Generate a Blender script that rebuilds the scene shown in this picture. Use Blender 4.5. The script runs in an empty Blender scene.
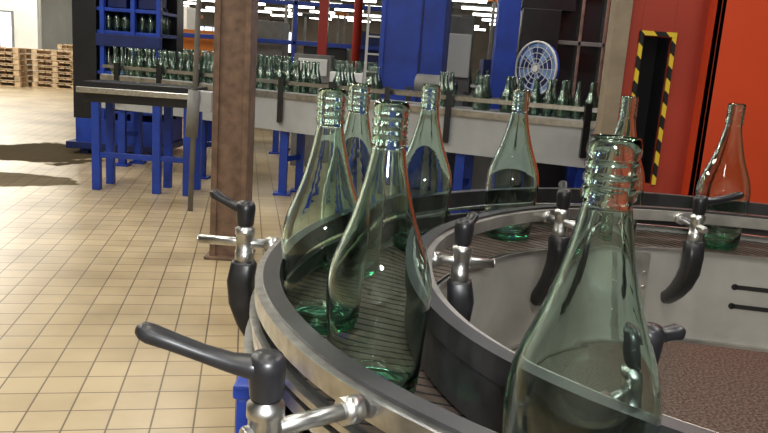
import bpy, bmesh, math, random
from mathutils import Vector, Matrix
random.seed(4)
scene=bpy.context.scene
try:
    scene.view_settings.view_transform='Standard'
except Exception: pass

# ---------------- materials ----------------
def mat(name,col,rough=.5,metal=0,spec=.5,noise=0,nscale=20,bump=0,emit=None,es=0,coat=0):
    m=bpy.data.materials.new(name);m.use_nodes=True
    nt=m.node_tree;b=nt.nodes['Principled BSDF']
    b.inputs['Base Color'].default_value=(*col,1);b.inputs['Roughness'].default_value=rough
    b.inputs['Metallic'].default_value=metal;b.inputs['Specular IOR Level'].default_value=spec
    if coat: b.inputs['Coat Weight'].default_value=coat
    if emit: 
        b.inputs['Emission Color'].default_value=(*emit,1);b.inputs['Emission Strength'].default_value=es
    if noise:
        tc=nt.nodes.new('ShaderNodeTexCoord');n=nt.nodes.new('ShaderNodeTexNoise')
        n.inputs['Scale'].default_value=nscale;n.inputs['Detail'].default_value=6
        nt.links.new(tc.outputs['Object'],n.inputs['Vector'])
        r=nt.nodes.new('ShaderNodeValToRGB')
        r.color_ramp.elements[0].position=.3;r.color_ramp.elements[1].position=.7
        r.color_ramp.elements[0].color=(*[c*(1-noise) for c in col],1)
        r.color_ramp.elements[1].color=(*[min(1,c*(1+noise)) for c in col],1)
        nt.links.new(n.outputs['Fac'],r.inputs['Fac']);nt.links.new(r.outputs['Color'],b.inputs['Base Color'])
        if bump:
            bp=nt.nodes.new('ShaderNodeBump');bp.inputs['Strength'].default_value=bump;bp.inputs['Distance'].default_value=.01
            nt.links.new(n.outputs['Fac'],bp.inputs['Height']);nt.links.new(bp.outputs['Normal'],b.inputs['Normal'])
    return m
BLACK=mat('black_plastic',(.012,.012,.014),.36,noise=.3,nscale=60)
RUB=mat('black_rail_strip',(.020,.019,.020),.36,noise=.4,nscale=30)
STEEL=mat('brushed_steel',(.58,.58,.57),.32,1,noise=.2,nscale=60)
STEELD=mat('worn_steel',(.44,.42,.39),.36,.85,noise=.3,nscale=14)
PANEL=mat('steel_panel',(.40,.385,.35),.42,.3,noise=.18,nscale=9)
PANELG=mat('grey_panel',(.44,.46,.49),.5,.1,noise=.12,nscale=4)
BLUE=mat('blue_paint',(.012,.05,.38),.4,noise=.25,nscale=5)
BLUED=mat('navy_paint',(.008,.020,.12),.45,noise=.3,nscale=5)
DARK=mat('dark_housing',(.010,.011,.016),.4,noise=.3,nscale=4)
GREY=mat('grey_paint',(.18,.18,.18),.5,noise=.2,nscale=6)
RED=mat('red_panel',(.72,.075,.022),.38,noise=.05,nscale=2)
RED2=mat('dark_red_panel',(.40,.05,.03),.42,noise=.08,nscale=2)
REDP=mat('red_pipe_paint',(.33,.02,.015),.4)
YEL=mat('yellow_paint',(.75,.50,.03),.5)
ORG=mat('orange_paint',(.65,.20,.03),.5)
WOOD=mat('pallet_wood',(.52,.38,.24),.8,noise=.35,nscale=8)
CREAM=mat('cream_wall',(.74,.74,.68),.8,noise=.08,nscale=1)
TAN=mat('tan_post_paint',(.30,.24,.17),.6,noise=.15,nscale=8)
WHITE=mat('white_paint',(.75,.76,.76),.5)
RUST=mat('brown_column_paint',(.17,.105,.075),.5,noise=.35,nscale=14,bump=.2)
CEIL=mat('ceiling_sheet',(.10,.09,.075),.8,noise=.2,nscale=1)
WALLD=mat('far_wall_paint',(.16,.13,.10),.8,noise=.3,nscale=.6)
TUBE=mat('fluorescent_tube',(1,1,1),.5,emit=(1,.97,.88),es=9)
WINL=mat('daylight_pane',(1,1,1),.5,emit=(.85,.93,1),es=2.2)
DISC=mat('fan_blue_glow_disc',(.16,.26,.50),.3,noise=.6,nscale=9,emit=(.3,.42,.65),es=.15)  # faint emission brightens the fan disc, though it is no lamp
DECK=mat('conveyor_chain',(.13,.095,.075),.40,.35,noise=.3,nscale=50)
SLOT=mat('slot_black',(.004,.004,.004),.7)

def glass():
    m=bpy.data.materials.new('green_glass');m.use_nodes=True;nt=m.node_tree
    nt.nodes.clear()
    o=nt.nodes.new('ShaderNodeOutputMaterial');g=nt.nodes.new('ShaderNodeBsdfGlass')
    g.inputs['Color'].default_value=(.960,.992,.978,1);g.inputs['Roughness'].default_value=0;g.inputs['IOR'].default_value=1.52
    v=nt.nodes.new('ShaderNodeVolumeAbsorption');v.inputs['Color'].default_value=(.40,.90,.72,1);v.inputs['Density'].default_value=44
    nt.links.new(g.outputs[0],o.inputs['Surface']);nt.links.new(v.outputs[0],o.inputs['Volume'])
    return m
GLASS=glass()
def thin():
    m=bpy.data.materials.new('thin_green_glass');m.use_nodes=True;nt=m.node_tree
    nt.nodes.clear()
    o=nt.nodes.new('ShaderNodeOutputMaterial');t=nt.nodes.new('ShaderNodeBsdfTransparent')
    lw=nt.nodes.new('ShaderNodeLayerWeight');lw.inputs['Blend'].default_value=.5
    r=nt.nodes.new('ShaderNodeValToRGB')
    r.color_ramp.elements[0].color=(.84,.96,.90,1);r.color_ramp.elements[1].color=(.14,.36,.27,1)
    r.color_ramp.elements[0].position=.3
    nt.links.new(lw.outputs['Facing'],r.inputs['Fac']);nt.links.new(r.outputs['Color'],t.inputs['Color'])
    g=nt.nodes.new('ShaderNodeBsdfGlossy');g.inputs['Roughness'].default_value=.16;g.inputs['Color'].default_value=(.85,1,.93,1)
    f=nt.nodes.new('ShaderNodeFresnel');f.inputs['IOR'].default_value=2.2
    mx=nt.nodes.new('ShaderNodeMixShader')
    nt.links.new(f.outputs[0],mx.inputs[0]);nt.links.new(t.outputs[0],mx.inputs[1]);nt.links.new(g.outputs[0],mx.inputs[2])
    nt.links.new(mx.outputs[0],o.inputs['Surface'])
    return m
THIN=thin()
def hazard():
    m=bpy.data.materials.new('hazard_tape');m.use_nodes=True;nt=m.node_tree;b=nt.nodes['Principled BSDF']
    tc=nt.nodes.new('ShaderNodeTexCoord');w=nt.nodes.new('ShaderNodeTexWave')
    w.wave_type='BANDS';w.bands_direction='DIAGONAL';w.inputs['Scale'].default_value=3.8
    r=nt.nodes.new('ShaderNodeValToRGB');r.color_ramp.interpolation='CONSTANT'
    r.color_ramp.elements[0].color=(.01,.01,.01,1);r.color_ramp.elements[1].position=.5;r.color_ramp.elements[1].color=(.80,.58,.04,1)
    nt.links.new(tc.outputs['Object'],w.inputs['Vector']);nt.links.new(w.outputs['Fac'],r.inputs['Fac']);nt.links.new(r.outputs['Color'],b.inputs['Base Color'])
    return m
HAZ=hazard()
def floor_mat():
    m=bpy.data.materials.new('tile_floor');m.use_nodes=True;nt=m.node_tree;b=nt.nodes['Principled BSDF'];L=nt.links.new
    tc=nt.nodes.new('ShaderNodeTexCoord');mp=nt.nodes.new('ShaderNodeMapping');mp.inputs['Rotation'].default_value=(0,0,math.radians(-11))
    L(tc.outputs['Object'],mp.inputs['Vector'])
    br=nt.nodes.new('ShaderNodeTexBrick');br.offset=0;br.squash=1
    br.inputs['Scale'].default_value=1;br.inputs['Brick Width'].default_value=.15;br.inputs['Row Height'].default_value=.15
    br.inputs['Mortar Size'].default_value=.004;br.inputs['Mortar Smooth'].default_value=.3;br.inputs['Bias'].default_value=0
    br.inputs['Color1'].default_value=(.57,.455,.285,1);br.inputs['Color2'].default_value=(.475,.375,.23,1);br.inputs['Mortar'].default_value=(.14,.095,.055,1)
    L(mp.outputs[0],br.inputs['Vector'])
    n=nt.nodes.new('ShaderNodeTexNoise');n.inputs['Scale'].default_value=1.3;n.inputs['Detail'].default_value=8;L(tc.outputs['Object'],n.inputs['Vector'])
    r=nt.nodes.new('ShaderNodeValToRGB');r.color_ramp.elements[0].color=(.58,.55,.50,1);r.color_ramp.elements[1].color=(1.0,1.0,1.0,1)
    r.color_ramp.elements[0].position=.3;r.color_ramp.elements[1].position=.62;L(n.outputs['Fac'],r.inputs['Fac'])
    mu=nt.nodes.new('ShaderNodeMixRGB');mu.blend_type='MULTIPLY';mu.inputs[0].default_value=1;L(br.outputs['Color'],mu.inputs[1]);L(r.outputs['Color'],mu.inputs[2])
    cur=mu.outputs[0];spec=None;rgh=None
    for (cx,cy,rx,ry,st) in ((-4.2,8.7,1.15,.95,.96),(-3.6,6.9,.75,.5,.8)):
        mp2=nt.nodes.new('ShaderNodeMapping');mp2.inputs['Location'].default_value=(-cx/rx,-cy/ry,0);mp2.inputs['Scale'].default_value=(1/rx,1/ry,1)
        n2=nt.nodes.new('ShaderNodeTexNoise');n2.inputs['Scale'].default_value=2.2;n2.inputs['Detail'].default_value=4;L(tc.outputs['Object'],n2.inputs['Vector'])
        L(tc.outputs['Object'],mp2.inputs['Vector'])
        ln=nt.nodes.new('ShaderNodeVectorMath');ln.operation='LENGTH';L(mp2.outputs[0],ln.inputs[0])
        ad=nt.nodes.new('ShaderNodeMath');ad.operation='ADD';L(ln.outputs['Value'],ad.inputs[0]);L(n2.outputs['Fac'],ad.inputs[1])
        mrg=nt.nodes.new('ShaderNodeMapRange');mrg.inputs['From Min'].default_value=1.28;mrg.inputs['From Max'].default_value=1.36
        mrg.inputs['To Min'].default_value=st;mrg.inputs['To Max'].default_value=0;L(ad.outputs[0],mrg.inputs['Value'])
        mm=nt.nodes.new('ShaderNodeMixRGB');L(mrg.outputs[0],mm.inputs[0]);L(cur,mm.inputs[1]);mm.inputs[2].default_value=(.05,.038,.022,1);cur=mm.outputs[0]
        sp=nt.nodes.new('ShaderNodeMath');sp.operation='MULTIPLY_ADD';L(mrg.outputs[0],sp.inputs[0]);sp.inputs[1].default_value=-.5
        rg=nt.nodes.new('ShaderNodeMath');rg.operation='MULTIPLY_ADD';L(mrg.outputs[0],rg.inputs[0]);rg.inputs[1].default_value=.65
        if spec is None: sp.inputs[2].default_value=.5;rg.inputs[2].default_value=.30
        else: L(spec,sp.inputs[2]);L(rgh,rg.inputs[2])
        spec=sp.outputs[0];rgh=rg.outputs[0]
    L(spec,b.inputs['Specular IOR Level']);L(rgh,b.inputs['Roughness'])
    sx=nt.nodes.new('ShaderNodeSeparateXYZ');L(tc.outputs['Object'],sx.inputs[0])
    zm=nt.nodes.new('ShaderNodeMapRange');zm.inputs['From Min'].default_value=.10;zm.inputs['From Max'].default_value=.12;L(sx.outputs['X'],zm.inputs['Value'])
    vo=nt.nodes.new('ShaderNodeTexNoise');vo.inputs['Scale'].default_value=80;vo.inputs['Detail'].default_value=3;L(tc.outputs['Object'],vo.inputs['Vector'])
    vr=nt.nodes.new('ShaderNodeValToRGB');vr.color_ramp.elements[0].position=.40;vr.color_ramp.elements[0].color=(.050,.048,.042,1)
    vr.color_ramp.elements[1].position=.66;vr.color_ramp.elements[1].color=(.20,.19,.165,1);L(vo.outputs['Fac'],vr.inputs['Fac'])
    mz=nt.nodes.new('ShaderNodeMixRGB');L(zm.outputs[0],mz.inputs[0]);L(cur,mz.inputs[1]);L(vr.outputs['Color'],mz.inputs[2])
    L(mz.outputs[0],b.inputs['Base Color'])
    bp=nt.nodes.new('ShaderNodeBump');bp.inputs['Strength'].default_value=.25;bp.inputs['Distance'].default_value=.004;bp.invert=True
    L(br.outputs['Fac'],bp.inputs['Height']);L(bp.outputs['Normal'],b.inputs['Normal'])
    return m
FLOOR=floor_mat()

# ---------------- mesh builder ----------------
class B:
    def __init__(s): s.bm=bmesh.new(); s.mats=[]
    def mi(s,m):
        if m not in s.mats: s.mats.append(m)
        return s.mats.index(m)
    def faces(s,vs,fs,m,smooth=False):
        k=s.mi(m);bv=[s.bm.verts.new(v) for v in vs]
        for f in fs:
            try:
                fc=s.bm.faces.new([bv[i] for i in f]);fc.material_index=k;fc.smooth=smooth
            except ValueError: pass
    def box(s,x0,x1,y0,y1,z0,z1,m):
        s.faces([(x,y,z) for z in (z0,z1) for (x,y) in ((x0,y0),(x1,y0),(x1,y1),(x0,y1))],
          [(0,3,2,1),(4,5,6,7),(0,1,5,4),(1,2,6,5),(2,3,7,6),(3,0,4,7)],m)
    def beam(s,p,q,w,h,m):
        p=Vector(p);q=Vector(q);d=(q-p).normalized();up=Vector((0,0,1)) if abs(d.z)<.9 else Vector((0,1,0))
        a=d.cross(up).normalized();b=a.cross(d)
        vs=[pt+a*sx*w/2+b*sz*h/2 for pt in (p,q) for sx,sz in ((-1,-1),(1,-1),(1,1),(-1,1))]
        s.faces(vs,[(0,3,2,1),(4,5,6,7),(0,1,5,4),(1,2,6,5),(2,3,7,6),(3,0,4,7)],m)
    def loft(s,rings,m,smooth=True,cap=True):
        n=len(rings[0]);vs=[v for r in rings for v in r];fs=[]
        for i in range(len(rings)-1):
            for j in range(n): fs.append((i*n+j,i*n+(j+1)%n,(i+1)*n+(j+1)%n,(i+1)*n+j))
        k=s.mi(m);bv=[s.bm.verts.new(v) for v in vs]
        for f in fs:
            fc=s.bm.faces.new([bv[i] for i in f]);fc.material_index=k;fc.smooth=smooth
        if cap:
            for r in (list(reversed(bv[:n])),bv[-n:]):
                fc=s.bm.faces.new(r);fc.material_index=k
    def cyl(s,p,q,r0,r1,m,n=20):
        p=Vector(p);q=Vector(q);d=(q-p).normalized();up=Vector((0,0,1)) if abs(d.z)<.9 else Vector((0,1,0))
        a=d.cross(up).normalized();b=a.cross(d)
        s.loft([[c+(a*math.cos(t*2*math.pi/n)+b*math.sin(t*2*math.pi/n))*r for t in range(n)] for c,r in ((p,r0),(q,r1))],m)
    def lathe(s,c,prof,m,n=32,cap=True):
        s.loft([[Vector((c[0]+r*math.cos(2*math.pi*t/n),c[1]+r*math.sin(2*math.pi*t/n),c[2]+z)) for t in range(n)] for r,z in prof],m,cap=cap)
    def tube(s,pts,side,m,n=16,power=1):
        side=Vector(side).normalized();rings=[]
        for i,(p,w,h) in enumerate(pts):
            p=Vector(p);a=Vector(pts[max(0,i-1)][0]);b=Vector(pts[min(len(pts)-1,i+1)][0])
            d=(b-a).normalized();u=side.cross(d).normalized()
            rg=[]
            for t in range(n):
                c=math.cos(2*math.pi*t/n);q=math.sin(2*math.pi*t/n)
                c=math.copysign(abs(c)**power,c);q=math.copysign(abs(q)**power,q)
                rg.append(p+side*c*w+u*q*h)
            rings.append(rg)
        s.loft(rings,m)
    def sweep(s,path,n0,n1,z0,z1,m,closed=True):
        rings=[]
        for (x,y,nx,ny) in path:
            rings.append([Vector((x+nx*n0,y+ny*n0,z0)),Vector((x+nx*n1,y+ny*n1,z0)),Vector((x+nx*n1,y+ny*n1,z1)),Vector((x+nx*n0,y+ny*n0,z1))])
        s.loft(rings,m,smooth=False)
    def done(s,name,bevel=0,loc=None,sm=False):
        bmesh.ops.recalc_face_normals(s.bm,faces=s.bm.faces)
        me=bpy.data.meshes.new(name);s.bm.to_mesh(me);s.bm.free()
        for m in s.mats: me.materials.append(m)
        o=bpy.data.objects.new(name,me);scene.collection.objects.link(o)
        if loc: o.location=loc
        if bevel:
            md=o.modifiers.new('bevel','BEVEL');md.width=bevel;md.segments=2;md.limit_method='ANGLE';md.angle_limit=math.radians(40)
        return o

def catmull(P,k=10):
    P=[Vector((*p,0)) for p in P];Q=[P[0]*2-P[1]]+P+[P[-1]*2-P[-2]];out=[]
    for i in range(1,len(Q)-2):
        a,b,c,d=Q[i-1:i+3]
        for j in range(k):
            t=j/k;out.append(.5*((2*b)+(c-a)*t+(2*a-5*b+4*c-d)*t*t+(3*b-a-3*c+d)*t**3))
    out.append(P[-1]);return out
def resample(pts,n):
    L=[0]
    for a,b in zip(pts,pts[1:]): L.append(L[-1]+(b-a).length)
    out=[];j=0
    for i in range(n):
        s=L[-1]*i/(n-1)
        while j<len(L)-2 and L[j+1]<s: j+=1
        out.append(pts[j].lerp(pts[j+1],(s-L[j])/max(1e-9,L[j+1]-L[j])))
    return out
def smooth(pts,it=6):
    for _ in range(it):
        pts=[pts[0]]+[(a+b*2+c)/4 for a,b,c in zip(pts,pts[1:],pts[2:])]+[pts[-1]]
    return pts
def withn(pts):
    out=[]
    for i,p in enumerate(pts):
        t=(pts[min(i+1,len(pts)-1)]-pts[max(i-1,0)]).normalized()
        out.append((p.x,p.y,-t.y,t.x))
    return out
def mkpath(P,n=150,it=12): return withn(smooth(resample(catmull(P),n),it))

# ---------------- curved conveyor ----------------
OP=[(1.25,-.32),(.9,-.07),(.6,.12),(.32,.30),(.16,.40),(.05,.483),(-.035,.567),(-.103,.685),(-.145,.80),(-.157,.943),(-.13,1.12),(-.065,1.29),(.03,1.42),(.20,1.58),(.40,1.68),(.63,1.70),(.85,1.65),(1.2,1.55),(1.9,1.35),(2.6,1.15)]
IP=[(1.40,-.25),(1.07,-.01),(.77,.18),(.52,.345),(.36,.44),(.22,.53),(.14,.605),(.085,.70),(.058,.81),(.053,.94),(.077,1.10),(.16,1.25),(.29,1.39),(.51,1.475),(.76,1.45),(1.2,1.35),(1.9,1.15),(2.6,.95)]
OUT=mkpath(OP,220,24);INN=mkpath(IP,220,24)
b=B()
n=len(OUT)
vs=[];fs=[]
for i in range(n):
    vs+= [(OUT[i][0],OUT[i][1],1.0),(INN[i][0],INN[i][1],1.0),(OUT[i][0],OUT[i][1],.985),(INN[i][0],INN[i][1],.985)]
for i in range(n-1):
    a=4*i;c=a+4;fs+=[(a,a+1,c+1,c),(a+2,c+2,c+3,a+3)]
b.faces(vs,fs,DECK)
for i in range(0,n-1,1):
    ox,oy=OUT[i][:2];ix,iy=INN[i][:2]
    b.beam((ox,oy,1.0),(ix,iy,1.0),.003,.0012,SLOT)
b.sweep(OUT,-.006,0,.82,1.012,PANEL)
b.sweep(OUT,-.006,.010,1.006,1.012,STEEL)
b.sweep(OUT,0,.018,.82,.826,STEELD)
b.sweep(OUT,-.028,-.009,1.060,1.090,RUB)
b.sweep(OUT,-.009,.0,1.066,1.086,STEEL)
b.sweep(OUT,-.004,.005,1.046,1.052,STEEL)
b.sweep(OUT,-.020,-.006,1.018,1.042,RUB)
b.sweep(OUT,-.006,.001,1.022,1.036,STEEL)
b.sweep(INN,-.005,0,.82,1.012,PANEL)
b.sweep(INN,-.016,.0,.82,.826,STEELD)
b.sweep(INN,-.010,.002,1.006,1.012,STEELD)
b.sweep(INN,.0,.018,1.066,1.092,RUB)
b.sweep(INN,-.010,.0,1.068,1.088,STEELD)
def near(path,x,y): return min(range(len(path)),key=lambda i:(path[i][0]-x)**2+(path[i][1]-y)**2)
kk=near(INN,.06,1.0)
b.sweep(INN[:kk],.002,.014,1.012,1.066,RUB)
def on(path,x,y,off,z):
    p=path[near(path,x,y)];return Vector((p[0]+p[2]*off,p[1]+p[3]*off,z)),Vector((p[2],p[3],0)),Vector((p[3],-p[2],0))
c,nn,tt=on(INN,.53,1.48,-.008,.9)
b.beam(c+Vector((0,0,-.078)),c+Vector((0,0,.1)),.035,.006,STEELD)
for z in (.87,.93,.96):
    for sx in (-.01,.01):
        q=c+tt*sx;q.z=z;b.cyl(q,q-nn*.007,.0045,.004,STEEL,10)
for z in (.945,.905):
    for xx in (.75,.93,1.11):
        c,nn,tt=on(INN,xx,1.45-.2*(xx-.74),-.0055,z)
        b.beam(c-tt*.045,c+tt*.045,.002,.009,SLOT)
        for sg in (-1,1):
            q=c+tt*.045*sg;b.cyl(q+nn*.001,q-nn*.001,.0065,.0065,SLOT,14)
for (i0) in (20,64,108,147,180):
    for path in (OUT,INN):
        x,y=path[i0][:2];s_=-.025 if path is OUT else .025
        x+=path[i0][2]*s_;y+=path[i0][3]*s_
        b.cyl((x,y,0),(x,y,.985),.018,.018,STEELD,16);b.cyl((x,y,0),(x,y,.015),.045,.045,BLACK,16)
    a=OUT[i0];c=INN[i0]
    b.beam((a[0],a[1],.84),(c[0],c[1],.84),.03,.03,STEELD)
b.done('curved_conveyor')

# ---------------- bottles ----------------
PO=[(.001,.0035),(.034,.0035),(.041,0),(.0450,.003),(.0470,.010),(.0490,.035),(.0515,.075),(.0535,.100),(.0540,.112),(.0532,.125),(.0500,.141),(.0445,.157),(.0385,.172),(.0330,.187),(.0285,.202),(.0245,.217),(.0212,.231),(.0186,.245),(.0170,.255),(.0163,.260),(.0182,.2625),(.0186,.266),(.0175,.269),
 (.0165,.271),(.0180,.274),(.0181,.2765),(.0166,.279),(.0166,.280),(.0180,.283),(.0181,.2855),(.0166,.288),(.0166,.289),(.0179,.292),(.0179,.295),(.0172,.300),(.0162,.303)]
PI=[(.0142,.303),(.0136,.300),(.0134,.290),(.0134,.262),(.0145,.252),(.0160,.243),(.0188,.229),(.0221,.215),(.0260,.200),(.0305,.185),(.0360,.170),(.0420,.155),(.0475,.139),(.0506,.124),(.0513,.112),(.0508,.100),(.0488,.075),(.0462,.035),(.043,.018),(.036,.011),(.022,.015),(.001,.019)]
bb=B();bb.lathe((0,0,0),PO+PI,GLASS,n=48);proto=bb.done('glass_bottle')
bm_=proto.data
pos=[(.148,.492),(0,.733),(-.074,.925),(-.052,1.19),(.072,1.42),(.258,1.52),(.50,1.60),(.715,1.575)]
proto.location=(pos[0][0],pos[0][1],1.0012)
for p in pos[1:]:
    o=bpy.data.objects.new('glass_bottle',bm_);scene.collection.objects.link(o);o.location=(p[0],p[1],1.0012);o.rotation_euler=(0,0,random.random()*6)

# ---------------- rail clamps ----------------
def clamp(px,py,path,lev,rodout=.06,llen=.085,rise=1.0):
    i=near(path,px,py);qx,qy,nx,ny=path[i]
    out=Vector((px-qx,py-qy,0));dist=out.length;out.normalize()
    P=Vector((px,py,0));side=Vector((-out.y,out.x,0));Zv=lambda z:Vector((0,0,z))
    b=B()
    b.cyl(P-out*(dist-.002)+Zv(1.076),P+out*rodout+Zv(1.076),.0066,.0066,STEEL,20)
    b.cyl(P-out*(dist-.004)+Zv(1.076),P-out*(dist-.020)+Zv(1.076),.0110,.0110,STEEL,20)
    b.cyl(P+out*rodout+Zv(1.076),P+out*(rodout+.002)+Zv(1.076),.0066,.0050,STEEL,20)
    b.lathe((px,py,0),[(.0115,1.046),(.0135,1.048),(.0135,1.064),(.0125,1.065),(.0125,1.087),(.0138,1.088),(.0138,1.097),(.0095,1.099),(.0095,1.103)],STEEL,24)
    b.lathe((px,py,0),[(.0110,1.101),(.0120,1.104),(.0138,1.124),(.0135,1.130),(.0105,1.135),(.004,1.1365)],BLACK,24)
    d=Vector((lev[0],lev[1],0)).normalized();ls=Vector((-d.y,d.x,0))
    k=llen;r=lambda z:1.125+(z-1.125)*rise
    b.tube([(P+Zv(1.125),.0125,.008),(P+d*.012*k/.085+Zv(r(1.1250)),.0110,.0080),(P+d*.025*k/.085+Zv(r(1.127)),.0088,.0066),(P+d*.045*k/.085+Zv(r(1.133)),.0078,.0058),
            (P+d*.065*k/.085+Zv(r(1.140)),.0082,.006),(P+d*.08*k/.085+Zv(r(1.145)),.0088,.0068),(P+d*k+Zv(r(1.147)),.0075,.006),(P+d*(k+.004)+Zv(r(1.1475)),.004,.003)],ls,BLACK,16,power=.8)
    e=dist
    b.tube([(P+Zv(1.050),.0135,.0135),(P+Zv(1.046),.017,.0175),(P+out*.004+Zv(1.020),.017,.0190),(P+out*.001+Zv(.990),.0165,.0190),(P-out*e*.18+Zv(.962),.016,.0175),
            (P-out*e*.45+Zv(.938),.0145,.0155),(P-out*e*.72+Zv(.920),.0135,.0135),(P-out*(e-.0075)+Zv(.910),.013,.013)],side,BLACK,20,power=.6)
    return b.done('rail_clamp_bracket')
clamp(-.075,.495,OUT,(-1,-.03),rodout=.016,llen=.088)
clamp(-.195,1.03,OUT,(-.85,.1),rodout=.066,llen=.048,rise=.8)
clamp(.112,1.01,INN,(.5,.9),rodout=.045,llen=.03,rise=.5)
clamp(.325,1.345,INN,(.1,.9),rodout=.04,llen=.04,rise=.7)
clamp(.59,1.385,INN,(1,.15),rodout=.035,llen=.08,rise=.7)
clamp(.235,.615,INN,(.9,.35),rodout=.01,llen=.034,rise=.1)
b=B();b.box(-.128,-.105,.655,.70,.0,1.02,BLUE);b.box(-.131,-.103,.652,.703,1.02,1.035,BLUE);b.done('blue_conveyor_stand',.003)

# ---------------- room ----------------
b=B();b.box(-16,9,-4,44,-.1,0,FLOOR);b.done('floor')
b=B();b.box(-16.2,9.2,-4.2,44.2,4.8,4.95,CEIL)
b.done('ceiling')
b=B();b.box(-16.2,9.2,44,44.2,0,4.8,WALLD);b.done('wall_back')
b=B();b.box(-16.2,-16,-4,44,0,4.8,CREAM);b.done('wall_left')
b=B();b.box(9,9.2,-4,44,0,4.8,WALLD);b.done('wall_right')
b=B();b.box(-16.2,9.2,-4.2,-4,0,4.8,CREAM);b.done('wall_front')
b=B();b.box(-16,-12.2,26,26.3,0,4.8,CREAM);b.done('wall_partition')
for k,(x0,x1,z0,z1) in enumerate(((-15.2,-14.2,1.2,2.2),(-13.9,-13.0,.0,2.1),(-14.8,-13.2,2.5,3.4))):
    b=B();b.box(x0,x1,25.93,26.0,z0,z1,GREY);b.box(x0+.06,x1-.06,25.91,25.95,z0+.06,z1-.06,WINL)
    xm=(x0+x1)/2;b.box(xm-.03,xm+.03,25.89,25.93,z0,z1,GREY);b.done('window_%d'%(k+1))
for k in range(2):
    b=B();x=-11.5+k*3.6;b.box(x,x+2.0,43.9,44,0.2,2.6,GREY);b.box(x+.1,x+1.9,43.86,43.92,.3,2.5,WINL)
    for j in range(1,4): b.box(x+j*.5-.03,x+j*.5+.03,43.8,43.87,.2,2.6,GREY)
    b.done('window_%d'%(k+4))
b=B()
for y in range(10,44,5):
    b.beam((-16,y,4.5),(9,y,4.5),.12,.12,GREY);b.beam((-16,y,3.9),(9,y,3.9),.10,.10,GREY)
    for i in range(16):
        x=-16+i*25/16;b.beam((x,y,3.9),(x+.78,y,4.5),.05,.05,GREY);b.beam((x+.78,y,4.5),(x+1.56,y,3.9),.05,.05,GREY)
b.done('trim_roof_truss')
b=B()
for r_,y in enumerate((17,20.5,24,27,30,33,36,39,42)):
    for i in range(11):
        x=-14+i*2.1+(r_%3)*.7
        if y<20 and x>-3 or x>8: continue
        z=3.3 if y>22 else 3.5
        b.box(x-.62,x+.62,y-.10,y+.10,z+.05,z+.10,WHITE);b.box(x-.6,x+.6,y-.06,y+.06,z-.03,z+.05,TUBE)
        b.beam((x-.5,y,z+.1),(x-.5,y,4.8),.015,.015,GREY);b.beam((x+.5,y,z+.1),(x+.5,y,4.8),.015,.015,GREY)
b.done('fluorescent_light_fixtures')

b=B();b.box(-1.10,-.91,4.72,4.90,0,4.8,RUST);b.box(-1.12,-1.08,4.70,4.92,0,4.8,RUST);b.box(-.93,-.89,4.70,4.92,0,4.8,RUST)
b.box(-1.15,-.86,4.67,4.95,0,.02,RUST);b.done('steel_column',.006)
def pallets(x,y,nlev,name='wooden_pallet_stack'):
    b=B()
    for k in range(nlev):
        z=k*.144;ox=random.uniform(-.02,.02)
        for j in range(3): b.box(x+ox,x+ox+1.2,y+j*.35,y+j*.35+.1,z,z+.02,WOOD)
        for i in range(3):
            for j in range(3): b.box(x+ox+i*.53,x+ox+i*.53+.14,y+j*.35,y+j*.35+.1,z+.02,z+.10,WOOD)
        for i in range(7): b.box(x+ox+i*.178,x+ox+i*.178+.13,y,y+.8,z+.11,z+.13,WOOD)
        for j in range(3): b.box(x+ox,x+ox+1.2,y+j*.35,y+j*.35+.1,z+.1,z+.11,WOOD)
    b.done(name)
pallets(-10.9,19.6,7);pallets(-9.6,20.1,7);pallets(-12.2,20.1,6);pallets(-10.2,23,8)

LP=[(.034,0),(.042,.006),(.046,.06),(.050,.115),(.045,.15),(.033,.18),(.023,.215),(.016,.25),(.018,.262),(.018,.30)]
def bottles(name,pts):
    b=B()
    for (x,y,z) in pts: b.lathe((x,y,z),LP,THIN,n=12)
    return b.done(name)
def conv(name,P,z,w,ph,pm,legs,lm=BLUE,rail=True,nn=60):
    pth=mkpath(P,nn,3);b=B()
    b.sweep(pth,-w/2,w/2,z-.02,z,STEELD);b.sweep(pth,-w/2-.03,-w/2,z-ph,z+.01,pm);b.sweep(pth,w/2,w/2+.03,z-ph,z+.01,pm)
    b.sweep(pth,-w/2-.05,-w/2-.03,z-.05,z-.0,STEELD)
    if rail:
        for s in (-1,1):
            b.sweep(pth,s*w/2-.012,s*w/2+.012,z+.075,z+.11,STEEL)
            for i in range(2,nn-1,5):
                p=pth[i];q=(p[0]+p[2]*s*(w/2+.045),p[1]+p[3]*s*(w/2+.045))
                b.beam((q[0],q[1],z-.28),(q[0],q[1],z+.14),.05,.05,BLACK)
    for i in legs:
        p=pth[i]
        for s in (-1,1):
            q=(p[0]+p[2]*s*(w/2-.04),p[1]+p[3]*s*(w/2-.04));b.beam((q[0],q[1],0),(q[0],q[1],z-.02),.075,.075,lm)
            b.box(q[0]-.08,q[0]+.08,q[1]-.08,q[1]+.08,0,.02,lm)
        a=(p[0]+p[2]*(w/2-.04),p[1]+p[3]*(w/2-.04),.35);c=(p[0]-p[2]*(w/2-.04),p[1]-p[3]*(w/2-.04),.35);b.beam(a,c,.05,.05,lm)
    b.done(name);return pth
p1=conv('bottle_conveyor_line',[(-3.1,8.4),(-2.1,8.0),(-1.35,7.5),(-.5,7.0),(.4,6.55),(1.1,6.25),(1.9,5.95),(2.9,5.75)],.98,.34,.36,PANELG,[2,12,22,28,38,47])
pts=[]
for i in range(1,58):
    x,y,nx,ny=p1[i]
    if i<24 or 40<i<49 or i%3==0:
        for s in (-.12,-.04,.04,.12):
            if random.random()<.75: pts.append((x+nx*s+random.uniform(-.01,.01),y+ny*s+random.uniform(-.01,.01),.981))
bottles('conveyor_bottles',pts)
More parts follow.
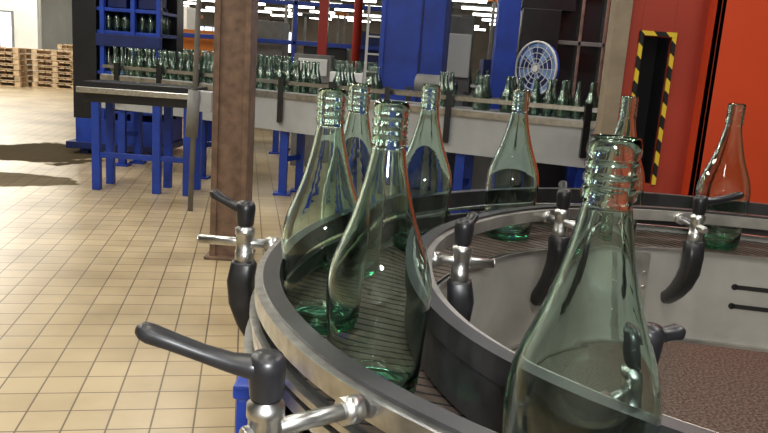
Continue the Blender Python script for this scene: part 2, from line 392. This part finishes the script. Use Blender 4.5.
p2=conv('rear_bottle_conveyor',[(-3.2,10.6),(-1,10.3),(1,10.1),(3.5,9.8)],1.0,.6,.22,GREY,[5,15,25,35,45,55])
pts=[]
for i in range(60):
    x,y,nx,ny=p2[i]
    for s in (-.24,-.12,0,.12,.24):
        if random.random()<.85: pts.append((x+nx*s,y+ny*s,1.001))
bottles('rear_conveyor_bottles',pts)
b=B()
b.box(-2.75,-1.75,6.7,7.15,.80,.98,DARK);b.box(-2.8,-1.7,6.66,6.70,.88,.93,STEEL)
b.box(-1.75,-1.60,6.68,6.85,.78,.96,PANELG)
for x in (-2.65,-2.1,-1.82):
    for y in (6.74,7.08): b.box(x-.035,x+.035,y-.035,y+.035,0,.8,BLUE)
b.box(-2.65,-1.82,6.72,6.76,.3,.35,BLUE)
b.done('transfer_conveyor',.004)
b=B()
b.box(.55,2.0,6.75,7.05,0,.72,DARK);b.box(.7,1.1,6.72,6.75,.15,.6,GREY);b.box(1.3,1.34,6.70,6.75,0,.72,BLUE);b.box(1.62,1.70,6.66,6.75,0,.72,BLUE)
b.done('control_cabinet',.006)
b=B()
b.box(-3.75,-2.75,8.9,9.9,.10,.42,BLUE);b.box(-3.85,-2.70,8.85,9.95,.06,.14,BLUED);
for x in (-3.7,-3.3,-2.9): b.box(x,x+.1,8.9,9.0,0,.1,BLUED)
b.box(-3.78,-3.50,8.92,9.9,.42,3.6,DARK)
b.box(-3.50,-2.75,9.6,9.9,.42,3.6,DARK)
for x in (-3.46,-3.1,-2.80): b.box(x,x+.05,8.92,9.0,.42,3.6,BLUE)
for z in (.55,.95,1.42,1.68,1.95,2.3,2.7): b.box(-3.5,-2.75,8.94,9.6,z,z+.04,BLUE)
b.box(-3.5,-2.75,8.91,8.94,1.28,1.42,BLUED);b.box(-3.15,-3.0,8.90,8.93,.6,.8,YEL)
for z in (1.73,2.0):
    for x in (-3.4,-3.04): 
        b.box(x,x+.22,9.02,9.4,z,z+.17,BLUED)
for z in (.5,.6,.7,.8):b.box(-3.5,-2.8,8.93,8.96,z,z+.03,BLUE)
b.done('palletiser_machine',.005)
pts=[(-3.4+i*.1,9.05+j*.14,z) for z in (.992,1.462) for i in range(7) for j in range(3)]
bottles('machine_bottles',pts)

b=B();b.box(-.15,.52,7.9,8.2,0,4.8,BLUE);b.box(-.17,-.12,7.86,8.2,0,4.8,BLUE);b.box(.49,.54,7.86,8.2,0,4.8,BLUED);b.box(.24,.26,7.88,7.9,0,4.8,BLUED);b.done('blue_pillar',.006)
b=B();b.box(.92,1.12,7.1,7.3,0,4.8,BLUE);b.done('blue_post',.01)
b=B()
b.box(1.14,2.3,7.15,8.4,0,.95,DARK);b.box(1.25,2.3,7.4,8.4,.95,4.2,DARK)
b.loft([[Vector((1.14+.5-.5*math.cos(a),y,1.9+1.2*math.sin(a))) for a in [i*math.pi/2/8 for i in range(9)]]+[Vector((1.64,y,1.9)),] for y in (7.2,7.5)],DARK,smooth=False)
for x in (1.5,1.72,1.95,2.2): b.box(x,x+.03,7.3,7.42,.95,3.2,STEELD)
for z in (1.6,2.2): b.box(1.5,2.25,7.3,7.36,z,z+.04,GREY)
b.box(1.15,1.5,7.13,7.2,.9,1.9,DARK)
b.done('bottle_inspection_machine',.004)
b=B()
dn=Vector((-.78,-.62,0)).normalized();sd=Vector((-dn.y,dn.x,0));zz=Vector((0,0,1))
cc=Vector((1.32,6.98,1.36))
b.cyl(cc,cc+dn*.03,.24,.24,BLUE,40)
b.cyl(cc+dn*.03,cc+dn*.032,.225,.225,DISC,40)
for k in range(5):
    a=k*2*math.pi/5
    d1=sd*math.cos(a)+zz*math.sin(a);d2=sd*math.cos(a+.7)+zz*math.sin(a+.7)
    b.faces([cc+dn*.036,cc+dn*.040+d1*.19,cc+dn*.036+d2*.2,cc+dn*.034+d2*.05],[(0,1,2,3)],BLUED)
for rr in (.24,.19,.14,.09,.05):
    N=36;rings=[]
    for i in range(N+1):
        a=i*2*math.pi/N;d1=sd*math.cos(a)+zz*math.sin(a)
        w_=.008 if rr>.2 else .0025
        rings.append([cc+dn*.05+d1*(rr+w_*u)+dn*w_*v for u,v in ((-1,-1),(1,-1),(1,1),(-1,1))])
    b.loft(rings,WHITE,cap=False)
for k in range(12):
    a=k*2*math.pi/12;d1=sd*math.cos(a)+zz*math.sin(a);b.beam(cc+dn*.05,cc+dn*.05+d1*.24,.004,.004,WHITE)
b.cyl(cc+dn*.03,cc+dn*.06,.035,.03,WHITE,20)
b.box(1.31,1.35,6.97,7.13,1.33,1.39,GREY)
b.done('guarded_fan')

# red enclosure
b=B()
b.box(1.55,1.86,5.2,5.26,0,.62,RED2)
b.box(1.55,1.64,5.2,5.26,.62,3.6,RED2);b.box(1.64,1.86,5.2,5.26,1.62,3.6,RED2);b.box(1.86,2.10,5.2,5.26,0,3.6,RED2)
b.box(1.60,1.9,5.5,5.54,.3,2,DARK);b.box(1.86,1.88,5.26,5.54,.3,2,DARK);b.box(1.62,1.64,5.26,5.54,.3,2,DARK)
b.box(2.07,5.0,5.0,5.08,0,3.6,RED);b.box(2.07,2.10,5.0,5.3,0,3.6,RED)
b.box(2.9,2.92,4.985,5.0,0,3.6,RED2)
b.box(1.44,1.55,5.16,5.30,0,3.6,TAN)
b.done('red_machine_enclosure',.003)
b=B()
b.box(1.630,1.658,5.185,5.199,.62,1.655,HAZ);b.box(1.850,1.878,5.185,5.199,.62,1.655,HAZ);b.box(1.630,1.878,5.183,5.199,1.625,1.655,HAZ);b.done('hazard_tape_frame')

b=B()
b.cyl((-.62,12,0),(-.62,12,4.8),.07,.07,REDP,16);b.box(-1.28,-1.13,12.5,12.65,0,4.8,REDP);b.beam((-8,13,3.2),(5,13,3.2),.1,.1,REDP)
b.done('red_pipework')
b=B()
for x in (-4.2,-3.0,-1.9,.2):
    b.box(x,x+.08,14,14.08,0,2.3,YEL if x<-3 else BLUE)
for z in (1.5,2.2): b.box(-4.2,.28,14,14.06,z,z+.08,BLUE)
b.box(-4.0,-3.3,14.2,15,0,1.65,ORG);b.box(-2.9,-2.1,14.2,15,0,1.9,GREY);b.box(-1.7,-.9,14.1,15,0,1.5,DARK);b.box(-.7,0,14.1,15,1.0,1.8,BLUED)
b.done('packing_machine',.01)
b=B()
for x in (-7.6,-6.4,-5.2):
    b.box(x,x+.09,18,18.09,0,3,BLUED)
for z in (.9,1.7,2.5): b.box(-7.6,-5.1,18,18.09,z,z+.08,REDP)
b.box(-7.4,-6.5,18.2,19,0,1.2,GREY);b.box(-6.3,-5.4,18.2,19,.9,1.6,YEL);b.box(-7.5,-5.2,19,20,1.75,2.3,WHITE)
b.done('storage_rack',.01)
random.seed(11)
b=B()
for i in range(22):
    x=-8.5+i*.68+random.uniform(-.2,.2);y=random.uniform(20,30);h=random.uniform(1.2,2.6)
    m=random.choice([DARK,BLUED,GREY,DARK,BLUE,TAN]);w=random.uniform(.4,.9)
    b.box(x,x+w,y,y+1,0,h*.6,m);b.box(x+.1,x+.18,y,y+.1,h*.6,h+.6,GREY);b.box(x+w-.15,x+w-.07,y,y+.1,h*.6,h+.6,GREY);b.box(x,x+w,y,y+.3,h+.5,h+.62,random.choice([ORG,DARK,YEL,BLUED,DARK]))
b.done('hall_machinery',.01)
b=B()
for x in (-.34,-.16): b.beam((x,8.9,0),(x,8.95,1.95),.03,.03,WHITE)
for k in range(9): b.beam((-.34,8.92,.2+k*.2),(-.16,8.92,.2+k*.2),.02,.02,WHITE)
b.done('ladder')
b=B();b.box(-.62,-.30,7.35,7.42,.98,1.20,WHITE);b.box(-.60,-.50,7.34,7.36,1.02,1.1,BLUE);b.box(-.5,-.42,7.38,7.42,0,1.0,GREY);b.box(-.56,-.36,7.34,7.43,0,.03,GREY);b.done('control_box',.01)
b=B();b.cyl((.22,7.05,1.14),(.52,6.95,1.14),.10,.10,GREY,20);b.cyl((.52,6.95,1.14),(.58,6.93,1.14),.06,.05,DARK,16);b.box(.3,.42,6.93,7.07,0,1.05,GREY);b.done('conveyor_drive_motor',.004)
b=B()
b.box(.55,.90,9.0,9.4,0,1.9,GREY);b.box(.56,.88,8.97,9.0,1.2,1.7,WHITE);b.box(-1.2,-.75,9.1,9.5,0,1.35,GREY);b.box(-1.15,-.8,9.08,9.1,1.1,1.3,WHITE)
b.done('electrical_cabinet',.01)
b=B()
b.cyl((-1.62,6.1,.0),(-1.5,6.1,4.8),.022,.022,GREY,12);b.cyl((-1.75,8.75,0),(-1.75,8.75,4.8),.05,.05,TAN,12);b.cyl((-1.62,6.1,.62),(-1.60,6.1,1.0),.05,.05,GREY,16)
b.done('service_pipe')

# ---------------- lights ----------------
def area(name,loc,sx,sy,e,col,rot=(0,0,0)):
    l=bpy.data.lights.new(name,'AREA');l.shape='RECTANGLE';l.size=sx;l.size_y=sy;l.energy=e;l.color=col
    o=bpy.data.objects.new(name,l);scene.collection.objects.link(o);o.location=loc;o.rotation_euler=rot
W=(1,.95,.81)
area('overhead_area_light',(-3.5,3,4.5),.22,5,175,W);area('overhead_area_light',(-.5,1.5,4.5),.2,4,70,W)
area('overhead_area_light',(.9,-.8,4.0),1.8,.2,45,(1,.98,.93));area('overhead_area_light',(-1.6,-1.2,4.0),.2,1.8,35,(1,.98,.93))  # unseen lamps added behind the camera to put highlights on the bottles
area('overhead_area_light',(-7,8,4.5),.4,6,280,W);area('overhead_area_light',(-3,9,4.5),.3,5,140,W)
area('overhead_area_light',(2,6.2,4.5),3,.3,85,(1,.97,.9));area('overhead_area_light',(2.8,2.2,4.5),.25,3,90,(1,.97,.9))
area('overhead_area_light',(-10,16,4.6),.6,6,540,(1,.96,.85));area('overhead_area_light',(-12,23,4.6),3,2,400,(1,.98,.93))
area('overhead_area_light',(-4,17,4.6),4,.5,160,W);area('overhead_area_light',(3,20,4.6),4,.6,90,W)
area('camera_flash',(.04,-.04,1.41),.09,.04,10,(.97,.99,1),(math.radians(80),0,0))
w=bpy.data.worlds.new('w');scene.world=w;w.use_nodes=True
w.node_tree.nodes['Background'].inputs[0].default_value=(.5,.5,.5,1);w.node_tree.nodes['Background'].inputs[1].default_value=.3

# ---------------- camera ----------------
P=math.atan(156.5/747*.998);R=math.radians(4)
cam=bpy.data.cameras.new('camera');co=bpy.data.objects.new('camera',cam);scene.collection.objects.link(co);scene.camera=co
cam.sensor_width=36;cam.lens=35.02;cam.clip_start=.02;cam.clip_end=200
right=Vector((1,0,0));up=Vector((0,math.sin(P),math.cos(P)));fw=Vector((0,math.cos(P),-math.sin(P)))
cr=right*math.cos(R)+up*math.sin(R);cu=-right*math.sin(R)+up*math.cos(R)
M=Matrix((( cr.x,cu.x,-fw.x),(cr.y,cu.y,-fw.y),(cr.z,cu.z,-fw.z))).to_4x4()
M.translation=Vector((0,0,1.343));co.matrix_world=M
